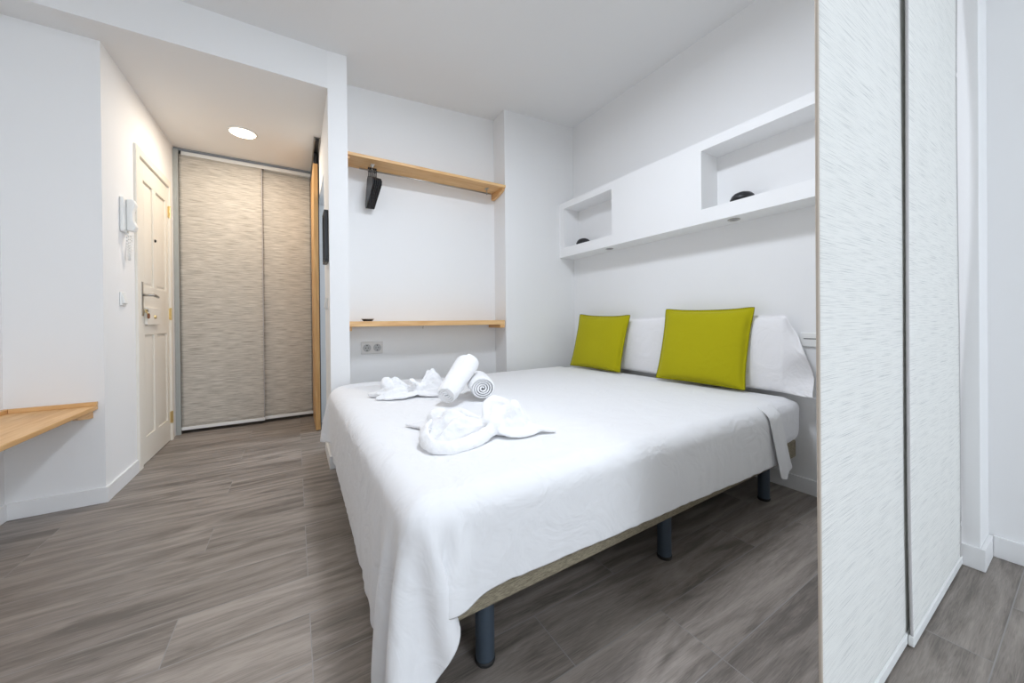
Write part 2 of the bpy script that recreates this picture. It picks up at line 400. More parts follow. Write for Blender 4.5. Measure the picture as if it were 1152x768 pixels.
# hall panel blinds on their ceiling track
def panel(name, label, x0, x1, y, z0, z1, m, wave=0, hem=None, railh=.028, nx=26, nz=60, edges=(), group=None, rail_t=.006, botwave=None, rail_m=None):
    t = thing(name, label, 'panel curtain', ((x0+x1)/2, y, z0), group)
    xc = (x0+x1)/2
    bm = NB(); rows = []
    zz0 = z0+railh*.6
    for side in (-1, 1):
        g = []
        for j in range(nz+1):
            z = zz0+(z1-zz0)*j/nz; row = []
            for i in range(nx+1):
                u = i/nx; x = x0+(x1-x0)*u
                dy = wave*(.5*math.sin(3.1*u*2+z*1.3)+.5*math.sin(z*2.1+u*4))
                if botwave: x += botwave(u, z); dy += wave*.8*math.sin(z*3.3)*(u**3)
                dy *= min(1, (z-z0)/.15)
                row.append(bm.verts.new((x-xc, dy+side*.0012, z-z0)))
            g.append(row)
        rows.append(g)
        for j in range(nz):
            for i in range(nx): bm.faces.new((g[j][i], g[j][i+1], g[j+1][i+1], g[j+1][i]))
    a, b = rows
    for j in range(nz):
        for i in (0, nx): bm.faces.new((a[j][i], a[j+1][i], b[j+1][i], b[j][i]))
    for i in range(nx):
        for j in (0, nz): bm.faces.new((a[j][i], a[j][i+1], b[j][i+1], b[j][i]))
    obj('fabric', bm, m, t, smooth=True)
    obj('bottom_rail', box(NB(), x0-xc-.002, x1-xc+.002, -rail_t, rail_t, 0, railh), rail_m or ALUW, t, bevel=.002)
    for e, em in edges:
        bm = NB(); pts = []
        for j in range(nz+1):
            z = zz0+(z1-zz0)*j/nz; u = e
            x = x0+(x1-x0)*u
            dy = wave*(.5*math.sin(3.1*u*2+z*1.3)+.5*math.sin(z*2.1+u*4))
            if botwave: x += botwave(u, z); dy += wave*.8*math.sin(z*3.3)*(u**3)
            dy *= min(1, (z-z0)/.15)
            pts.append((x-xc, dy, z-z0))
        tube(bm, pts, .0035, 6); obj('side_hem', bm, em, t, smooth=True)
    return t
tr = thing('curtain_track', 'white ceiling track above the two beige panels closing the hall', 'curtain track', (-.35, 4.13, ZH-.001))
bm = NB(); box(bm, XH+.350+.002, .165+.35, -.012, .05, -.018, 0); obj('channel', bm, ALU, tr)
bm = NB(); box(bm, XH+.352, .165+.35, -.016, -.012, -.022, -.010); box(bm, XH+.352, .165+.35, -.0165, -.013, -.006, -.003); obj('lip', bm, GREYPL, tr)
bm = NB(); box(bm, XH+.40, .15+.35, -.010, -.004, -.055, -.023); box(bm, -.24+.35, .15+.35, .026, .032, -.055, -.019); obj('panel_carrier', bm, ALUW, tr)
panel('panel_curtain', 'left beige woven panel hanging across the end of the hall, next to the entry door', XH+.035, -.252, 4.122, .03, ZH-.055, HALLPAN, wave=.003, edges=((1, HEMG),))
panel('panel_curtain', 'right beige woven panel at the end of the hall, beside the pine sliding door', -.275, .150, 4.160, .03, ZH-.055, HALLPAN, wave=.003)
bm = NB(); box(bm, XH+.001, XH+.033, 4.10, 4.13, 0, ZH-.02); struct('gap_shade_strip', bm, mat('grey_gap_shade', (.36, .38, .37), .6))  # grey strip standing in for the shade in the gap beside the panel

# pine sliding door on the hall right wall and its dark ceiling track
sd = thing('sliding_door', 'pine sliding door seen edge-on at the right of the hall', 'door', (.168, 3.83, .008))
obj('door_slab', box(NB(), -.018, .018, -.275, .27, .004, 2.325), PINEZ, sd, bevel=.003)
obj('edge_seal', box(NB(), .018, .024, -.275, .27, .004, 2.325), DARKM, sd)
obj('hanger_rail', box(NB(), -.012, .012, -.26, .26, 2.325, 2.42), DARKM, sd)
st_ = thing('sliding_door_track', 'dark metal track on the hall ceiling above the pine sliding door', 'door track', (.172, 3.7, ZH))
bm = NB(); box(bm, -.022, -.014, -.37, .40, -.035, -.0005); box(bm, .014, .022, -.37, .40, -.035, -.0005); box(bm, -.022, .022, -.37, .40, -.008, -.0005)
obj('channel', bm, STEEL, st_, bevel=.001)
obj('inner_rail', box(NB(), -.013, .013, -.372, .40, -.028, -.009), DARKM, st_)

# ------------------------------------------------------------------ left bench shelf
bs = thing('wall_shelf', 'low pine shelf board with raised back edge in the left wall corner', 'shelf', (XL, YL, .50))
x1 = .318
obj('board', box(NB(), 0.001, x1, -3.4, -.001, .0, .022), PINEY, bs, bevel=.003)
obj('back_edge', box(NB(), .022, x1, -.021, -.001, .022, .042), PINE, bs, bevel=.002)
obj('back_edge', box(NB(), .001, .021, -3.4, -.001, .022, .042), PINEY, bs, bevel=.002)
bm = NB(); prism(bm, [(.30, -.001, 0), (.30, -.19, 0), (.30, -.15, -.022), (.30, -.05, -.040), (.30, -.001, -.044)], (-.022, 0, 0)); obj('bracket', bm, PINEY, bs, bevel=.002)
for sgn in range(3):
    bm = NB(); y = -.9-.8*sgn; prism(bm, [(.001, y, 0), (.2, y, 0), (.001, y, -.15)], (0, .022, 0)); obj('bracket', bm, PINE, bs)

# ------------------------------------------------------------------ niche shelves
us = thing('wardrobe_shelf', 'upper pine shelf in the niche with a hanging rail below it', 'shelf', (XC1, YN, 2.118))
W = XP-XC1
obj('board', box(NB(), .001, W-.001, -.218, -.001, -.012, .010), PINE, us, bevel=.002)
def shelf_bracket(x0, x1):
    bm = NB(); prism(bm, [(x0, -.001, -.0125), (x0, -.20, -.0125), (x0, -.20, -.03), (x0, -.16, -.045), (x0, -.05, -.068), (x0, -.001, -.068)], (x1-x0, 0, 0)); return bm
obj('bracket', shelf_bracket(.001, .028), PINEY, us, bevel=.003)
obj('bracket', shelf_bracket(W-.028, W-.001), PINEY, us, bevel=.003)
for x in (.19, W-.135):
    bm = NB(); box(bm, x-.012, x+.012, -.140, -.095, -.016, -.0125); tube(bm, [(x, -.118, -.014), (x, -.118, -.062)], .004, 6); tube(bm, [(x, -.128, -.055), (x, -.118, -.066), (x, -.108, -.055)], .004, 6)
    obj('rail_holder', bm, PLASTIC if x < .5 else STEEL, us)
obj('hanging_rail', tube(NB(), [(.10, -.118, -.055), (W-.10, -.118, -.055)], .0055, 10), STEEL, us, smooth=True)
ls = thing('niche_shelf', 'lower pine shelf board across the niche above the double socket', 'shelf', (XC1, YN, .937))
obj('board', box(NB(), .001, W-.022, -.218, -.001, -.020, .018), PINE, ls, bevel=.003)
obj('bracket', box(NB(), .001, .03, -.19, -.001, -.050, -.0205), PINEY, ls, bevel=.002)
obj('bracket', box(NB(), W-.07, W-.024, -.218, -.001, -.048, -.0205), PINEY, ls, bevel=.003)
bm = NB(); tube(bm, [(.545, -.16, -.020), (.545, -.16, -.028), (.545, -.153, -.036), (.545, -.158, -.044)], .003, 6); obj('hook', bm, STEEL, ls)
# dark oval dish on the lower shelf
ds = thing('trinket_dish', 'small dark oval dish with a pale rim on the lower pine shelf', 'dish', (.455, 2.78, .955))
obj('bowl', lathe(NB(), [(0, .001), (.03, .001), (.038, .010), (.042, .016), (.036, .014), (.02, .008), (0, .007)], n=28), BLACK, ds, smooth=True)
obj('rim', lathe(NB(), [(.041, .013), (.046, .016), (.043, .019), (.040, .016)], n=28), STEEL, ds, smooth=True)

# black clothes hangers bunched on the rail
def hanger(i):
    h = thing('clothes_hanger', 'black plastic clothes hanger in the bunch hung on the upper pine shelf rail', 'hanger', (.476+.0125*i, YN-.118, 2.069), 'black clothes hangers bunched on the rail')
    return h
for i in range(5):
    h = hanger(i)
    if i == 0:
        bm = NB(); tube(bm, [(0, .014, -.012), (0, .016, .0), (0, .010, .011), (0, -.002, .014), (0, -.013, .006), (0, -.012, -.012), (0, -.004, -.030), (0, 0, -.07)], .004, 8); hk = obj('hook', bm, BLACK, h, smooth=True)
        bm = NB(); prism(bm, [(-.006, .004, -.045), (-.006, .03, -.060), (-.006, .092, -.230), (-.006, .090, -.262), (-.006, .060, -.270), (-.006, -.135, -.150), (-.006, -.145, -.125), (-.006, -.120, -.098), (-.006, -.03, -.062)], (.010, 0, 0))
        fr = obj('shoulder_frame', bm, BLACK, h, bevel=.003)
    else:
        for s in (hk, fr):
            c = s.copy(); C.objects.link(c); c.parent = h
    h.rotation_euler = ((0, 0, .06+.006*i))

# double socket
so = thing('double_socket', 'white double wall socket below the lower pine shelf', 'socket', (.506, YN, .752))
obj('plate', box(NB(), -.078, .078, -.009, 0, -.046, .046), mat('ivory_socket_plastic', (.66, .64, .62), .35), so, bevel=.003)
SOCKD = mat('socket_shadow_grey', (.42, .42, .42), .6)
for x in (-.037, .037):
    bm = lathe(NB(), [(.026, -.010), (.029, -.010), (.029, -.004), (.026, -.004)], (x, 0, 0), 28, 'Y')
    f = obj('outlet', bm, SOCKD, so)
    bm = NB()
    for dx in (-.0095, .0095): lathe(bm, [(0, -.0102), (.0032, -.0102), (.0032, -.009), (0, -.009)], (x+dx, 0, 0), 10, 'Y')
    for dz in (-.019, .019): box(bm, x-.004, x+.004, -.0112, -.009, dz-.003, dz+.003)
    obj('pin_holes', bm, DARKM, f)

# socket on the headboard wall
so = thing('wall_socket', 'small white wall socket beside the right end of the bed pillows', 'socket', (XR, .80, .83))
obj('plate', box(NB(), -.012, 0, -.06, .06, -.035, .04), PLASTIC, so, bevel=.003)
obj('slot', box(NB(), -.0135, -.011, -.045, .045, .006, .010), DARKM, so)

# ------------------------------------------------------------------ white headboard shelf box
wb = thing('wall_cabinet', 'long white built-in shelf box with two open niches above the bed', 'shelf box', (XR, YP, 1.545))
X0 = 2.185-XR; BZ, TZ, n0, n1 = 0, .513, .087, .453
ye = .50-YP
def L(y): return y-YP
bm = NB()
# one continuous plaster body: slabs around the two niches
box(bm, X0, 0, ye, 0, BZ, n0); box(bm, X0, 0, ye, 0, n1, TZ)
box(bm, X0, 0, L(2.642), 0, n0, n1); box(bm, X0, 0, L(1.308), L(2.051), n0, n1); box(bm, X0, 0, ye, L(.60), n0, n1)
bmesh.ops.remove_doubles(bm, verts=bm.verts, dist=1e-5)
obj('body', bm, mat('white_plaster_box', (.86, .86, .86), .6, spec=.3), wb)
for y in (2.149, 1.154, ):
    bm = lathe(NB(), [(.030, .0), (.034, -.003), (.030, -.005), (.024, -.002), (.023, .003)], (2.262-XR, L(y), 0), 28)
    s = obj('recessed_spot', bm, STEEL, wb, smooth=True)
    obj('spot_glass', lathe(NB(), [(.024, -.001), (0, -.0015)], (2.262-XR, L(y), 0), 28), SPOTG, s)
def puck(y, label):
    t = thing('domed_ornament', label, 'ornament', (2.285, y, 1.632))
    obj('body', lathe(NB(), [(0, 0), (.050, 0), (.060, .008), (.064, .026), (.058, .044), (.044, .058), (.024, .066), (0, .068)], n=36), BLACK, t, smooth=True)
    obj('base_ring', lathe(NB(), [(.061, .016), (.0655, .020), (.0655, .028), (.061, .032)], n=36), DARKM, t, smooth=True)
puck(2.49, 'small dark domed ornament in the small left niche of the white shelf box')
puck(1.115, 'small dark domed ornament in the wide right niche of the white shelf box')

# ------------------------------------------------------------------ cloth solver
class Cloth:
    def __init__(s): s.P = None; s.b = []; s.W = None
    def add_grid(s, G, bend=(.12, .03)):
        ny, nx, _ = G.shape; base = 0 if s.P is None else len(s.P)
        s.P = G.reshape(-1, 3).copy() if s.P is None else np.vstack([s.P, G.reshape(-1, 3)])
        idx = base+np.arange(ny*nx).reshape(ny, nx)
        for (dy, dx, k) in ((0, 1, 1.0), (1, 0, 1.0), (1, 1, .5), (1, -1, .5), (0, 2, bend[0]), (2, 0, bend[0]), (0, 4, bend[1]), (4, 0, bend[1])):
            a = idx[:ny-dy, max(0, -dx):nx-max(0, dx)]; b = idx[dy:, max(0, dx):nx+min(0, dx)]
            step = max(abs(dx), dy)
            ii = (np.arange(a.shape[1])[None, :]+np.zeros(a.shape[0], int)[:, None]) if dy == 0 else (np.arange(a.shape[0])[:, None]+np.zeros(a.shape[1], int)[None, :])
            ph = (ii//step) % 2
            for q in (0, 1):
                m = ph == q
                i, j = a[m], b[m]
                if len(i): s.b.append((i, j, np.linalg.norm(s.P[i]-s.P[j], axis=1), k))
        return idx
    def start(s):
        s.V = np.zeros_like(s.P); s.W = np.ones(len(s.P))
    def run(s, steps, iters, collide, g=-9.8, dt=1/60, damp=.97, force=None, post=None):
        for st in range(steps):
            w = s.W[:, None]
            s.V[:, 2] += g*dt*s.W
            if force is not None: s.V += force(s)*dt*w
            s.V *= damp; old = s.P.copy(); s.P = s.P+s.V*dt*w
            for it in range(iters):
                for i, j, r, k in s.b:
                    d = s.P[j]-s.P[i]; l = np.sqrt((d*d).sum(1))+1e-9
                    wi, wj = s.W[i], s.W[j]; ws = wi+wj+1e-9
                    c = (k*(l-r)/l/ws)[:, None]*d
                    s.P[i] += c*wi[:, None]; s.P[j] -= c*wj[:, None]
                if post: post(s)
                if collide and (it % 3 == 2 or it == iters-1): collide(s, old)
            s.V = (s.P-old)/dt
def rbox_push(P, old, lo, hi, r, off, fr=.5):
    """push points out of a rounded box lo..hi (radius r), with friction"""
    c = (lo+hi)/2; h = (hi-lo)/2-r
    q = P-c; a = np.abs(q)-h
    o = np.maximum(a, 0); lo_ = np.sqrt((o*o).sum(1)); ins = np.minimum(a.max(1), 0)
    sd = lo_+ins-r-off
    m = sd < 0
    if not m.any(): return
    n = np.zeros_like(P)
    ex = lo_ > 1e-6
    n[ex] = o[ex]/lo_[ex][:, None]*np.sign(q[ex])
    k = ~ex
    if k.any():
        ax = a[k].argmax(1); t = np.zeros((k.sum(), 3)); t[np.arange(len(ax)), ax] = np.sign(q[k][np.arange(len(ax)), ax]); n[k] = t
    P[m] -= n[m]*sd[m][:, None]
    dlt = P[m]-old[m]; dn = (dlt*n[m]).sum(1)[:, None]*n[m]
    P[m] -= (dlt-dn)*fr
def grid_mesh(name, P, idxs, m, parent, sub=1, solid=0, extra=None):
    faces = []
    for idx in idxs:
        a = idx[:-1, :-1].ravel(); b = idx[:-1, 1:].ravel(); c = idx[1:, 1:].ravel(); d_ = idx[1:, :-1].ravel()
        faces += np.stack([a, b, c, d_], 1).tolist()
    me = bpy.data.meshes.new(name); me.from_pydata(P.tolist(), [], faces); me.validate()
    if extra == 'weld':
        bm = bmesh.new(); bm.from_mesh(me); bmesh.ops.remove_doubles(bm, verts=bm.verts, dist=.0004); bmesh.ops.recalc_face_normals(bm, faces=bm.faces); bm.to_mesh(me); bm.free()
    o = link(name, me, m, parent, smooth=True)
    if solid:
        s = o.modifiers.new('solid', 'SOLIDIFY'); s.thickness = solid; s.offset = 1
    if sub:
        s = o.modifiers.new('sub', 'SUBSURF'); s.levels = sub; s.render_levels = sub
    return o

# ------------------------------------------------------------------ bed
ROT = .016; BX, BY = .205, .785; BL, BW = 2.135, 1.775; ZB = .532
bed = thing('bed', 'double bed base with white mattress, beige rail and blue-grey cylinder legs', 'bed', (BX, BY, 0), rotz=ROT)
bm = NB(); box(bm, .10, BL-.005, .055, BW-.06, .192, .288)
obj('bed_base', bm, BASEFAB, bed, bevel=.01)
# mattress with soft edges
def mattress():
    nx, ny = 40, 34; bm = NB(); r = .065
    lo = np.array((.012, .012, .292)); hi = np.array((BL-.012, BW-.012, ZB-.006))
    bm2 = bmesh.new(); bmesh.ops.create_cube(bm2, size=1)
    bmesh.ops.subdivide_edges(bm2, edges=bm2.edges, cuts=24, use_grid_fill=True)
    for v in bm2.verts:
        p = np.array(v.co)+.5; p = lo+(hi-lo)*p
        c = np.clip(p, lo+r, hi-r); d = p-c; l = np.linalg.norm(d)
        if l > 1e-6: p = c+d/l*min(r, l) if l > r else p
        # side creases of the fitted sheet near the head end
        if p[2] < ZB-.08 and p[0] > BL-.5 and p[1] < .1: p[1] += .006*math.sin(p[0]*60)*((ZB-p[2])/.2)
        v.co = p
    bm.free(); return bm2
mt = obj('mattress', mattress(), FITTED, bed, smooth=True)
for x, y in ((.245, .115), (1.055, .115), (1.895, .115), (.245, 1.55), (1.055, 1.55), (1.895, 1.55), (1.055, .85)):
    r = .027
    lg = obj('leg', lathe(NB(), [(0, .012), (r, .012), (r, .1915), (0, .1915)], (x, y, 0), 32), LEGM, bed, smooth=True)
    e = lg.modifiers.new('es', 'EDGE_SPLIT'); e.split_angle = .6
    obj('foot_cap', lathe(NB(), [(0, 0), (r+.0005, 0), (r+.0015, .004), (r+.0015, .0125), (0, .0125)], (x, y, 0), 32), RUBBER, lg, smooth=True)

# flat sheet draped by the solver (bed-local axes)
cr, sr = math.cos(ROT), math.sin(ROT)
def to_local(x, y): x -= BX; y -= BY; return (x*cr+y*sr, -x*sr+y*cr)
c00 = np.array(to_local(-.28, .585)); c01 = np.array(to_local(-.07, 2.80)); c10 = np.array(to_local(2.00, .565)); c11 = np.array(to_local(2.03, 2.80))
NU, NV = 92, 96
u = np.linspace(0, 1, NU)[None, :, None]; v = np.linspace(0, 1, NV)[:, None, None]
G2 = (1-u)*(1-v)*c00+u*(1-v)*c10+(1-u)*v*c01+u*v*c11
G = np.concatenate([G2, np.full((NV, NU, 1), ZB+.012)], 2)
cl = Cloth(); gi = cl.add_grid(G, (.03, .004)); cl.start()
cl.P[:, 2] += rng.normal(0, .0015, len(cl.P))
mlo = np.array((0, 0, .29)); mhi = np.array((BL, BW, ZB))
blo = np.array((.095, .05, .19)); bhi = np.array((BL, BW-.05, .30))
def sheet_col(s, old):
    rbox_push(s.P, old, mlo, mhi, .06, .003, .35)
    rbox_push(s.P, old, blo, bhi, .01, .004, .35)
    s.P[:, 2] = np.maximum(s.P[:, 2], .004)
    # column and back wall beside the bed
    wx = s.P[:, 0]*cr-s.P[:, 1]*sr+BX; wy = s.P[:, 0]*sr+s.P[:, 1]*cr+BY
    m = (wy > YC-.018) & (wx > XC0-.03) & (wx < 1.0); s.P[m, 1] -= (wy[m]-(YC-.018))
    m = (wy > YP-.018); s.P[m, 1] -= (wy[m]-(YP-.018))
# the part lying flat on the mattress stays put; only the overhang is solved
inner = (cl.P[:, 0] > .045) & (cl.P[:, 1] > .045) & (cl.P[:, 1] < BW-.06)
cl.P[inner, 2] = ZB+.003+.0012*np.sin(cl.P[inner, 0]*23+cl.P[inner, 1]*9)
cl.W[inner] = 0
cl.b = [(i[k], j[k], r[k], q) for (i, j, r, q) in cl.b for k in [(cl.W[i]+cl.W[j]) > 0] if k.any()]
# slightly uneven cloth lengths give the rumples of a used sheet
def lump(q): return np.sin(q[:, 0]*17+q[:, 1]*5+1)*np.sin(q[:, 1]*23-q[:, 0]*7)+.6*np.sin(q[:, 0]*41+2*np.sin(q[:, 1]*19))
P0 = cl.P.copy()
cl.b = [(i, j, r*(1+.010+.012*lump((P0[i]+P0[j])/2)), q) for (i, j, r, q) in cl.b]
cl.run(120, 14, sheet_col, damp=.965)
cl.run(30, 20, sheet_col, g=-16, damp=.85)
Pw = cl.P.copy()
sheet = grid_mesh('flat_sheet', Pw, [gi], SHEET, None, sub=1, solid=.0022)
sheet.location = (BX, BY, 0); sheet.rotation_euler.z = ROT
tag(sheet, 'white flat sheet draped over the bed, hanging to the floor at the near corner', 'bed sheet')
# turned back strip of the sheet hanging at the side of the bed, near the pillows
nu_, nv_ = 10, 26; Gs = np.zeros((nv_, nu_, 3))
for j in range(nv_):
    q = j/(nv_-1); z = ZB+.004-.335*q
    for i in range(nu_):
        p_ = i/(nu_-1)
        x = 1.640+.085*q+p_*(.115+.045*q)
        arc = max(0, 1-q*6)
        y = -.012+.05*arc**2-.010*math.sin(p_*PI)-.012*q*math.sin(p_*5+1)-.010*q
        zz = z-(.0 if q < .9 else .012*math.sin(p_*4))
        Gs[j, i] = (x, y, zz)
fi = np.arange(nu_*nv_).reshape(nv_, nu_)
grid_mesh('turned_back_hem', Gs.reshape(-1, 3), [fi], SHEET, sheet, sub=2, solid=.005)

# ------------------------------------------------------------------ pillows and cushions
def inflate(w, h, p, n=36, flange=0.0, steps=70, seed=0, fill=None, T=.15):
    """two sewn squares blown up; returns P, idx lists (local: x width, y height, z thickness)"""
    ny = n; nx = int(round(n*w/h)); r = np.random.default_rng(seed)
    X, Y = np.meshgrid(np.linspace(-w/2, w/2, nx), np.linspace(-h/2, h/2, ny))
    A = np.stack([X, Y, np.full_like(X, .002)], 2); B = A.copy(); B[..., 2] = -.002
    A[..., 2] += r.normal(0, .001, X.shape)
    c = Cloth(); ia = c.add_grid(A); ib = c.add_grid(B); c.start()
    fl = (np.abs(X) > w/2-flange-1e-6) | (np.abs(Y) > h/2-flange-1e-6)
    fa, fb = ia[fl], ib[fl]
    pm = ~fl
    if fill is not None: pm &= fill(X, Y)
    pa = pm[1:-1, 1:-1]
    def force(s):
        F = np.zeros_like(s.P)
        for idx, sg in ((ia, 1), (ib, -1)):
            Q = s.P[idx]; du = Q[1:-1, 2:]-Q[1:-1, :-2]; dv = Q[2:, 1:-1]-Q[:-2, 1:-1]
            nn = np.cross(du, dv); nn /= (np.linalg.norm(nn, axis=2, keepdims=True)+1e-9)
            F[idx[1:-1, 1:-1]] += sg*nn*p*pa[..., None]
        return F
    uu = np.clip(np.abs(X)/(w/2-flange), 0, 1); vv = np.clip(np.abs(Y)/(h/2-flange), 0, 1)
    hh = T/2*((1-uu**2.6)*(1-vv**2.6))**.42+.0015
    cap = np.concatenate([hh.ravel(), hh.ravel()])
    def post(s):
        m = (s.P[fa]+s.P[fb])/2
        d = np.zeros_like(m); d[:, 2] = .0012
        s.P[fa] = m+d; s.P[fb] = m-d
        s.P[:, 2] = np.clip(s.P[:, 2], -cap, cap)
    c.run(steps, 8, None, g=0, damp=.90, force=force, post=post)
    return c.P, (ia, ib)
def place(P, centre, wdir, hdir):
    """orient pillow: x->wdir, y->hdir, z->normal"""
    wd = np.array(wdir, float); wd /= np.linalg.norm(wd); hd = np.array(hdir, float); hd -= wd*(hd@wd); hd /= np.linalg.norm(hd)
    n = np.cross(wd, hd)
    return P[:, :1]*wd+P[:, 1:2]*hd+P[:, 2:3]*n+np.array(centre)
ZTOP = ZB+.006
def settle(P, z=ZTOP+.002, k=.02):
    """press the lowest part flat on the bed"""
    d = P[:, 2]-z
    P[:, 2] = np.where(d < k, z+k*np.exp(np.minimum((d-k)/k, 0)), P[:, 2]); return P
def wallclip(P, x=XR-.004):
    P[:, 0] = np.minimum(P[:, 0], x); return P
def cushion(name, label, cat, w, h, p, centre, wdir, hdir, m, pip=None, flange=.0, n=36, seed=0, fill=None, group=None, sub=1, pre=None, T=.15):
    P, ids = inflate(w, h, p, n, flange, seed=seed, fill=fill, T=T)
    if pre is not None: P = pre(P)
    P = place(P, (0, 0, 0), wdir, hdir)+np.array(centre)
    P = wallclip(settle(P))
    base = (centre[0], centre[1], ZTOP)
    t = thing(name, label, cat, base, group)
    Q = P-np.array(base)
    grid_mesh('cover', Q, ids, m, t, sub=sub, extra='weld' if flange == 0 else None)
    return t, Q, ids
def piping(t, Q, idx, m, r=.004, name='piping', off=0):
    a = idx[off:idx.shape[0]-off, off:idx.shape[1]-off]
    loop = list(a[0, :])+list(a[1:, -1])+list(a[-1, -2::-1])+list(a[-2:0:-1, 0])
    pts = [Q[i] for i in loop]+[Q[loop[0]]]
    return obj(name, tube(NB(), pts, r, 6), m, t, smooth=True)

# pillows: wdir runs along -Y (to the right in view), hdir leans back to the wall
cushion('pillow', 'plump white pillow between and behind the two green cushions', 'pillow', .74, .46, 5, (2.312, 2.00, .745), (0, -1, 0), (.10, 0, .99), PILLOWM, flange=.012, seed=3, n=40, T=.09)
def flap(P):
    """the open end of the pillow case falls forward and down over the edge of the bed"""
    Q = P.copy(); x0 = .235
    m = Q[:, 0] > x0; t = np.where(m, Q[:, 0]-x0, 0)
    top = np.clip((Q[:, 1]+.23)/.46, 0, 1)
    Q[:, 0] = np.where(m, x0+t*(.62+.25*(1-top)), Q[:, 0])
    Q[:, 1] -= t*(.95*top+.28)
    Q[:, 2] += t*.20*np.sin(Q[:, 1]*26+1)*(1-.3*top)+.10*t*top
    return Q
cushion('pillow', 'white pillow with a loose hanging case end at the right end of the bed', 'pillow', .88, .47, 5, (2.308, 1.155, .745), (0, -1, 0), (.12, 0, .99), PILLOWM, flange=.012, seed=5, n=44, T=.095, pre=flap, fill=lambda X, Y: X < .27)
def green(name, label, centre, w, h, wdir, hdir, seed):
    t, Q, ids = cushion(name, label, 'cushion', w, h, 5, centre, wdir, hdir, GREENM, flange=.018, seed=seed, n=42, T=.10)
    piping(t, Q, ids[0], GREENP, .0026, 'seam_edge')
    return t
green('cushion', 'olive green square cushion further from camera, at the left of the pillows', (2.195, 2.222, .757), .55, .485, (.05, -1, -.03), (.24, .0, .97), 11)
green('cushion', 'larger olive green square cushion in front of the two white pillows', (2.222, 1.340, .775), .56, .50, (.06, -1, -.01), (.25, 0.0, .97), 12)

# ------------------------------------------------------------------ towels
def remeshed(name, bm, m, parent=None, voxel=.004, smooth=4, disp=.009):
    me = bpy.data.meshes.new(name); bm.to_mesh(me); bm.free()
    o = link(name, me, m, parent, smooth=True)
    r = o.modifiers.new('rm', 'REMESH'); r.mode = 'VOXEL'; r.voxel_size = voxel; r.use_smooth_shade = True
    s = o.modifiers.new('sm', 'SMOOTH'); s.iterations = smooth; s.factor = .5
    tx = bpy.data.textures.new(name, 'CLOUDS'); tx.noise_scale = .035; tx.noise_depth = 2
    d_ = o.modifiers.new('dp', 'DISPLACE'); d_.texture = tx; d_.strength = disp; d_.mid_level = .5; d_.texture_coords = 'LOCAL'
    return o
def ribbon(bm, pts, wid, nrm, th=.007, n=5, wav=0):
    """thick band of cloth swept through pts; nrm = width directions"""
    P = [Vector(p) for p in pts]
    # Catmull-Rom resample
    def cr_(a, b, c, d_, t): return .5*((2*b)+(-a+c)*t+(2*a-5*b+4*c-d_)*t*t+(-a+3*b-3*c+d_)*t**3)
    Wd = [Vector(w).normalized() for w in nrm]; N_ = len(P); cen = []; ww = []; wd = []
    for i in range(N_-1):
        for k in range(n):
            t = k/n; g = lambda L_, j: L_[max(0, min(N_-1, j))]
            cen.append(cr_(g(P, i-1), g(P, i), g(P, i+1), g(P, i+2), t)); ww.append(wid[i]*(1-t)+wid[i+1]*t); wd.append(Wd[i].lerp(Wd[i+1], t).normalized())
    cen.append(P[-1]); ww.append(wid[-1]); wd.append(Wd[-1])
    rings = []
    for i, c in enumerate(cen):
        t = (cen[min(i+1, len(cen)-1)]-cen[max(0, i-1)]).normalized(); w_ = (wd[i]-t*wd[i].dot(t)).normalized(); q = t.cross(w_)
        ring = []
        for k in range(14):
            a = 2*PI*k/14; cx_, sx_ = math.cos(a), math.sin(a)
            fold = wav*math.cos(cx_*6+i*.15)
            ring.append(bm.verts.new(c+w_*cx_*ww[i]+q*(sx_*th+fold*abs(1))))
        rings.append(ring)
    for a, b in zip(rings, rings[1:]):
        for k in range(14): bm.faces.new((a[k], b[k], b[(k+1) % 14], a[(k+1) % 14]))
    bm.faces.new(rings[0][::-1]); bm.faces.new(rings[-1])
def blob(bm, c, r, rot=0, tilt=0):
    m = Matrix.Translation(c) @ Matrix.Rotation(rot, 4, 'Z') @ Matrix.Rotation(tilt, 4, 'Y') @ Matrix.Diagonal((*r, 1))
    bmesh.ops.create_icosphere(bm, subdivisions=3, radius=1, matrix=m)
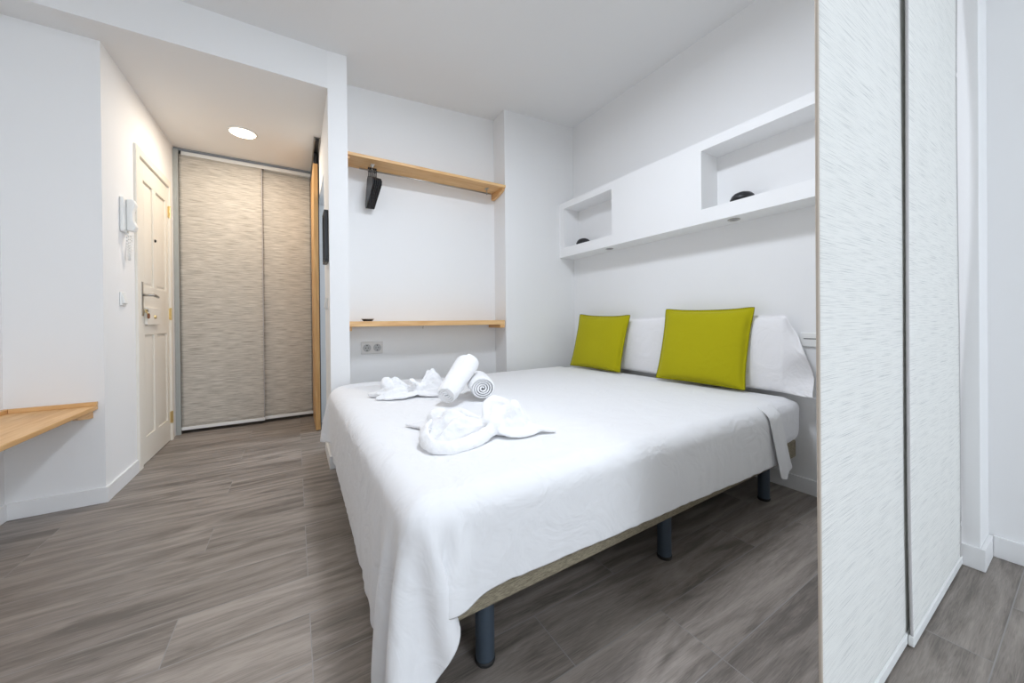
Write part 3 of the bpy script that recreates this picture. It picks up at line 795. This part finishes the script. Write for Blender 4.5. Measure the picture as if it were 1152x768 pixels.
def fan(bm, c, spec, pleats=5, amp=.012, z0=.542, nt=40, nr=18, seed=0, hc=.045, pk=.5):
    """solid heap of pleated cloth spread from the knot c; spec = [(angle deg, reach, height)]"""
    th = [math.radians(q[0]) for q in spec]; top = []; bot = []
    for i in range(nt+1):
        t = th[0]+(th[-1]-th[0])*i/nt
        k = 0
        while k < len(th)-2 and t > th[k+1]: k += 1
        f = (t-th[k])/(th[k+1]-th[k]); f = f*f*(3-2*f)
        R_ = spec[k][1]*(1-f)+spec[k+1][1]*f; H = spec[k][2]*(1-f)+spec[k+1][2]*f
        edge = min(1, 6*min(i/nt, 1-i/nt))**.5
        ro, rb = [], []
        for j in range(nr+1):
            r = j/nr
            body = (hc*(1-r)**2+H*math.exp(-((r-pk)/.34)**2))*(1-r**5)*edge
            pl = amp*math.sin(pleats*2*PI*i/nt+2.2*math.sin(r*4+seed)+seed)*(.35+r)*(1-r**6)*edge
            pl += .35*amp*math.sin(pleats*5.3*PI*i/nt+r*9+seed*2)*(1-r**4)*edge
            x = c[0]+math.cos(t+.10*math.sin(r*5+seed))*R_*r; y = c[1]+math.sin(t+.10*math.sin(r*5+seed))*R_*r
            ro.append(bm.verts.new((x, y, z0+.010+max(0, body+pl)))); rb.append(bm.verts.new((x, y, z0)))
        top.append(ro); bot.append(rb)
    for i in range(nt):
        for j in range(nr):
            if True:
                bm.faces.new((top[i][j], top[i][j+1], top[i+1][j+1], top[i+1][j])); bm.faces.new((bot[i][j], bot[i+1][j], bot[i+1][j+1], bot[i][j+1]))
        bm.faces.new((top[i][nr], bot[i][nr], bot[i+1][nr], top[i+1][nr])); bm.faces.new((top[i][0], top[i+1][0], bot[i+1][0], bot[i][0]))
    for i in (0, nt):
        for j in range(nr): bm.faces.new((top[i][j], bot[i][j], bot[i][j+1], top[i][j+1]))
def towelB():
    bm = NB(); k = (.602, 1.15)
    # left wing: heap, hump at the back, long left tip
    fan(bm, k, [(100, .12, .03), (116, .25, .075), (126, .30, .055), (133, .36, .012), (139, .27, .045), (160, .23, .070), (185, .22, .045), (202, .20, .025)], 4, .013, seed=1, pk=.62)
    blob(bm, (.475, 1.350, .575), (.048, .036, .036), .3)
    # rolled rim looping round the front of the left wing
    ribbon(bm, [(.61, 1.125, .570), (.52, 1.080, .561), (.42, 1.055, .556), (.362, 1.095, .562), (.362, 1.175, .580), (.405, 1.235, .592)],
           [.024, .024, .022, .022, .026, .020], [(0, .3, 1), (0, .5, 1), (.2, .5, 1), (.7, .2, 1), (.6, -.3, 1), (.3, -.5, 1)], .011)
    # knot and curls
    blob(bm, (.602, 1.145, .582), (.036, .042, .034), .3)
    ribbon(bm, [(.596, 1.165, .605), (.620, 1.205, .628), (.665, 1.235, .636), (.705, 1.225, .624), (.695, 1.185, .610)], [.020, .024, .026, .024, .018], [(0, 1, .6), (0, .8, .8), (.4, .6, .8), (.8, 0, .6), (.3, -.6, .8)], .010)
    blob(bm, (.66, 1.20, .592), (.045, .035, .034), .2)
    ribbon(bm, [(.598, 1.13, .602), (.64, 1.142, .620), (.69, 1.160, .618), (.730, 1.185, .606)], [.018, .021, .020, .012], [(0, .6, 1)]*4, .009)
    # right wing and its tail
    fan(bm, k, [(-62, .09, .02), (-40, .15, .045), (-24, .17, .085), (-5, .165, .098), (15, .16, .060), (34, .13, .035), (52, .10, .02)], 4, .010, seed=3, pk=.60)
    ribbon(bm, [(.615, 1.110, .566), (.66, 1.078, .556), (.71, 1.068, .554), (.755, 1.072, .555)], [.022, .028, .024, .014], [(0, 1, .5), (0, 1, .4), (0, 1, .3), (0, 1, .2)], .010)
    ribbon(bm, [(.70, 1.11, .562), (.745, 1.085, .562), (.785, 1.060, .551), (.815, 1.040, .5455)], [.042, .032, .019, .006], [(.4, 1, .2), (.4, 1, .1), (.4, 1, 0), (.4, 1, 0)], .0075)
    return bm
def towelA():
    bm = NB(); k = (.578, 1.975)
    fan(bm, k, [(128, .14, .03), (146, .20, .085), (156, .23, .075), (161, .26, .030), (168, .19, .045), (182, .22, .028), (196, .18, .012)], 4, .013, seed=5, pk=.66)
    blob(bm, (.430, 2.050, .605), (.034, .036, .040), 0)
    ribbon(bm, [(.47, 2.00, .575), (.42, 2.03, .567), (.375, 2.065, .560), (.345, 2.095, .551)], [.04, .036, .028, .014], [(.7, .7, .3), (.8, .6, .2), (.8, .6, .1), (.8, .6, 0)], .010)
    ribbon(bm, [(.58, 1.955, .562), (.50, 1.935, .556), (.42, 1.955, .552), (.375, 1.985, .548)], [.022, .03, .026, .012], [(0, 1, .3), (0, 1, .2), (.3, 1, .1), (.5, 1, 0)], .009)
    blob(bm, (.577, 1.985, .582), (.030, .038, .036), 0)
    ribbon(bm, [(.578, 1.965, .598), (.552, 1.950, .626), (.525, 1.948, .636)], [.014, .018, .010], [(0, 1, .6)]*3, .009)
    fan(bm, k, [(-50, .14, .02), (-34, .19, .045), (-12, .18, .085), (8, .165, .125), (30, .15, .115), (50, .12, .05)], 5, .014, seed=8, pk=.62)
    ribbon(bm, [(.58, 1.935, .558), (.64, 1.90, .552), (.71, 1.895, .552), (.765, 1.91, .55)], [.02, .028, .024, .012], [(0, 1, .3), (0, 1, .1), (0, 1, 0), (0, 1, 0)], .010)
    return bm
def towel_thing(bm, label, base):
    bmesh.ops.translate(bm, verts=bm.verts, vec=-Vector(base))
    o = remeshed('folded_towel', bm, TOWEL); o.location = base
    tag(o, label, 'towel'); return o
towel_thing(towelB(), 'white towel twisted into a large bow shape, nearest the camera on the bed', (.60, 1.16, .5405))
towel_thing(towelA(), 'white towel twisted into a smaller bow shape near the far foot corner of the bed', (.57, 1.98, .5405))
def rolled(label, a, b, r0=.052, turns=4.2, th=.0085, seed=1, taper=1.0):
    """a spiral roll of terry cloth from end a to end b"""
    a, b = Vector(a), Vector(b); ax = (b-a).normalized(); Ln = (b-a).length
    e1 = ax.cross(Vector((0, 0, 1))).normalized(); e2 = e1.cross(ax).normalized()
    r = random.Random(seed); N_ = 150
    prof = []
    for i in range(N_+1):
        t = i/N_; ang = turns*2*PI*t; rad = .006+(r0-.006)*t
        rad *= 1+.03*math.sin(ang*2+seed)
        prof.append((ang, rad))
    M_ = 14; bm = NB(); o_, i_ = [], []
    for j in range(M_+1):
        s = j/M_; ro, ri = [], []
        for k, (ang, rad) in enumerate(prof):
            jit = .006*math.sin(ang*.9+seed)*(1 if s in (0, 1) else 0)*(1-2*s)
            c = a+ax*(Ln*s+jit)
            sq = 1-.10*max(0, (.08-s)/.08)-.10*max(0, (s-.92)/.08)
            for lst, q in ((ro, rad+th*.46), (ri, rad-th*.46)):
                qq = q*sq*(1+(taper-1)*s)
                lst.append(bm.verts.new(c+e1*math.cos(ang)*qq*1.04+e2*math.sin(ang)*qq*.96))
        o_.append(ro); i_.append(ri)
    for j in range(M_):
        for k in range(N_):
            bm.faces.new((o_[j][k], o_[j][k+1], o_[j+1][k+1], o_[j+1][k])); bm.faces.new((i_[j][k], i_[j+1][k], i_[j+1][k+1], i_[j][k+1]))
        for k in (0, N_): bm.faces.new((o_[j][k], o_[j+1][k], i_[j+1][k], i_[j][k]))
    for k in range(N_):
        for j in (0, M_): bm.faces.new((o_[j][k], i_[j][k], i_[j][k+1], o_[j][k+1]))
    bmesh.ops.translate(bm, verts=bm.verts, vec=-a)
    o = obj('rolled_towel', bm, TOWEL, smooth=True); o.location = a
    bv = o.modifiers.new('bevel', 'BEVEL'); bv.width = .0025; bv.segments = 2; bv.limit_method = 'ANGLE'; bv.angle_limit = 1.0
    return tag(o, label, 'towel')
rolled('white rolled towel lying flat on the sheet with its spiral end facing the camera', (.815, 1.64, .606), (.90, 1.885, .606), .062, seed=1, turns=4.5)
rolled('white rolled towel propped up diagonally over the other rolled towel', (.620, 1.650, .592), (.808, 1.808, .728), .050, seed=2, taper=1.28)

# ------------------------------------------------------------------ near panel curtains between bed and sitting area
ct = thing('curtain_track', 'ceiling track carrying the two white slub panels at the right', 'curtain track', (1.56, .31, 0))
bm = NB(); prism(bm, [(x-1.56, -.04, ceil_z(x)-.03) for x in (.9, 2.19)]+[(x-1.56, -.04, ceil_z(x)) for x in (2.19, .9)], (0, .08, 0)); obj('channel', bm, ALU, ct)
def bw1(u, z): return .004*math.sin(z*2.2+1)*u
def bw2(u, z):
    k = max(0, (.55-z)/.55)
    return (1-u)*.0+ u*(.022*math.sin(z*2.9+.2)-.016)+(1-u)*(-.010+.018*k*k)
p1 = panel('panel_curtain', 'white slub fabric panel nearest the bed, its left edge crossing the whole photo height', .917, 1.605, .303, .006, 2.70, NEARPAN, wave=.002, edges=((0, HEMB), (1, HEMG)), botwave=bw1, nz=110)
p2 = panel('panel_curtain', 'narrower white slub fabric panel at the right, next to the wall pilaster', 1.503, 2.175, .290, .006, 2.70, NEARPAN, wave=.002, edges=((0, HEMG), (1, HEMG)), botwave=bw2, nz=110)

# ------------------------------------------------------------------ unseen main ceiling lamps, added to even out the light, and daylight
for i, (x, y, lb) in enumerate(((.80, 1.15, 'added round fill lamp on the main ceiling above the bed, out of view'), (.75, -1.6, 'added round fill lamp on the main ceiling behind the camera'))):
    ml = thing('ceiling_lamp', lb, 'ceiling light', (x, y, ceil_z(x)))
    obj('lamp_rim', lathe(NB(), [(.15, 0), (.15, -.02), (.14, -.028), (.138, -.02), (.138, 0)], n=48), PLASTIC, ml, smooth=True)
    obj('lamp_diffuser', lathe(NB(), [(.138, -.02), (.08, -.028), (0, -.03)], n=48), FILLC, ml, smooth=True)
def area(name, loc, rot, sx, sy, power, col, spread=PI):
    l = bpy.data.lights.new(name, 'AREA'); l.shape = 'RECTANGLE'; l.size = sx; l.size_y = sy; l.energy = power; l.color = col; l.spread = spread
    o = bpy.data.objects.new(name, l); C.objects.link(o); o.location = loc; o.rotation_euler = rot; return o
area('window_daylight', ((WX0+WX1)/2, YB-.02, 1.32), (PI/2, 0, 0), 3.0, 2.2, 50, (.84, .92, 1.0))
l = bpy.data.lights.new('hall_lamp_light', 'AREA'); l.shape = 'DISK'; l.size = .17; l.energy = 9; l.color = (1, .89, .75)
o = bpy.data.objects.new('hall_lamp_light', l); C.objects.link(o); o.location = (-.337, 3.54, ZH-.02)
for x, y, e in ((.80, 1.15, 25), (.75, -1.6, 20)):  # fill light for the added, unseen ceiling lamps
    l = bpy.data.lights.new('room_fill_light', 'AREA'); l.shape = 'DISK'; l.size = .42; l.energy = e; l.color = (.82, .89, 1.0)
    o = bpy.data.objects.new('room_fill_light', l); C.objects.link(o); o.location = (x, y, ceil_z(x)-.04)

wd_ = bpy.data.worlds.new('sky'); S.world = wd_; wd_.use_nodes = True
bg = wd_.node_tree.nodes['Background']; bg.inputs['Color'].default_value = (.75, .87, 1, 1); bg.inputs['Strength'].default_value = 2.0

S.view_settings.view_transform = 'Standard'; S.view_settings.look = 'None'; S.view_settings.gamma = 1
S.view_settings.use_curve_mapping = False; S.view_settings.exposure = 0.28
S.cycles.max_bounces = 12; S.cycles.diffuse_bounces = 8
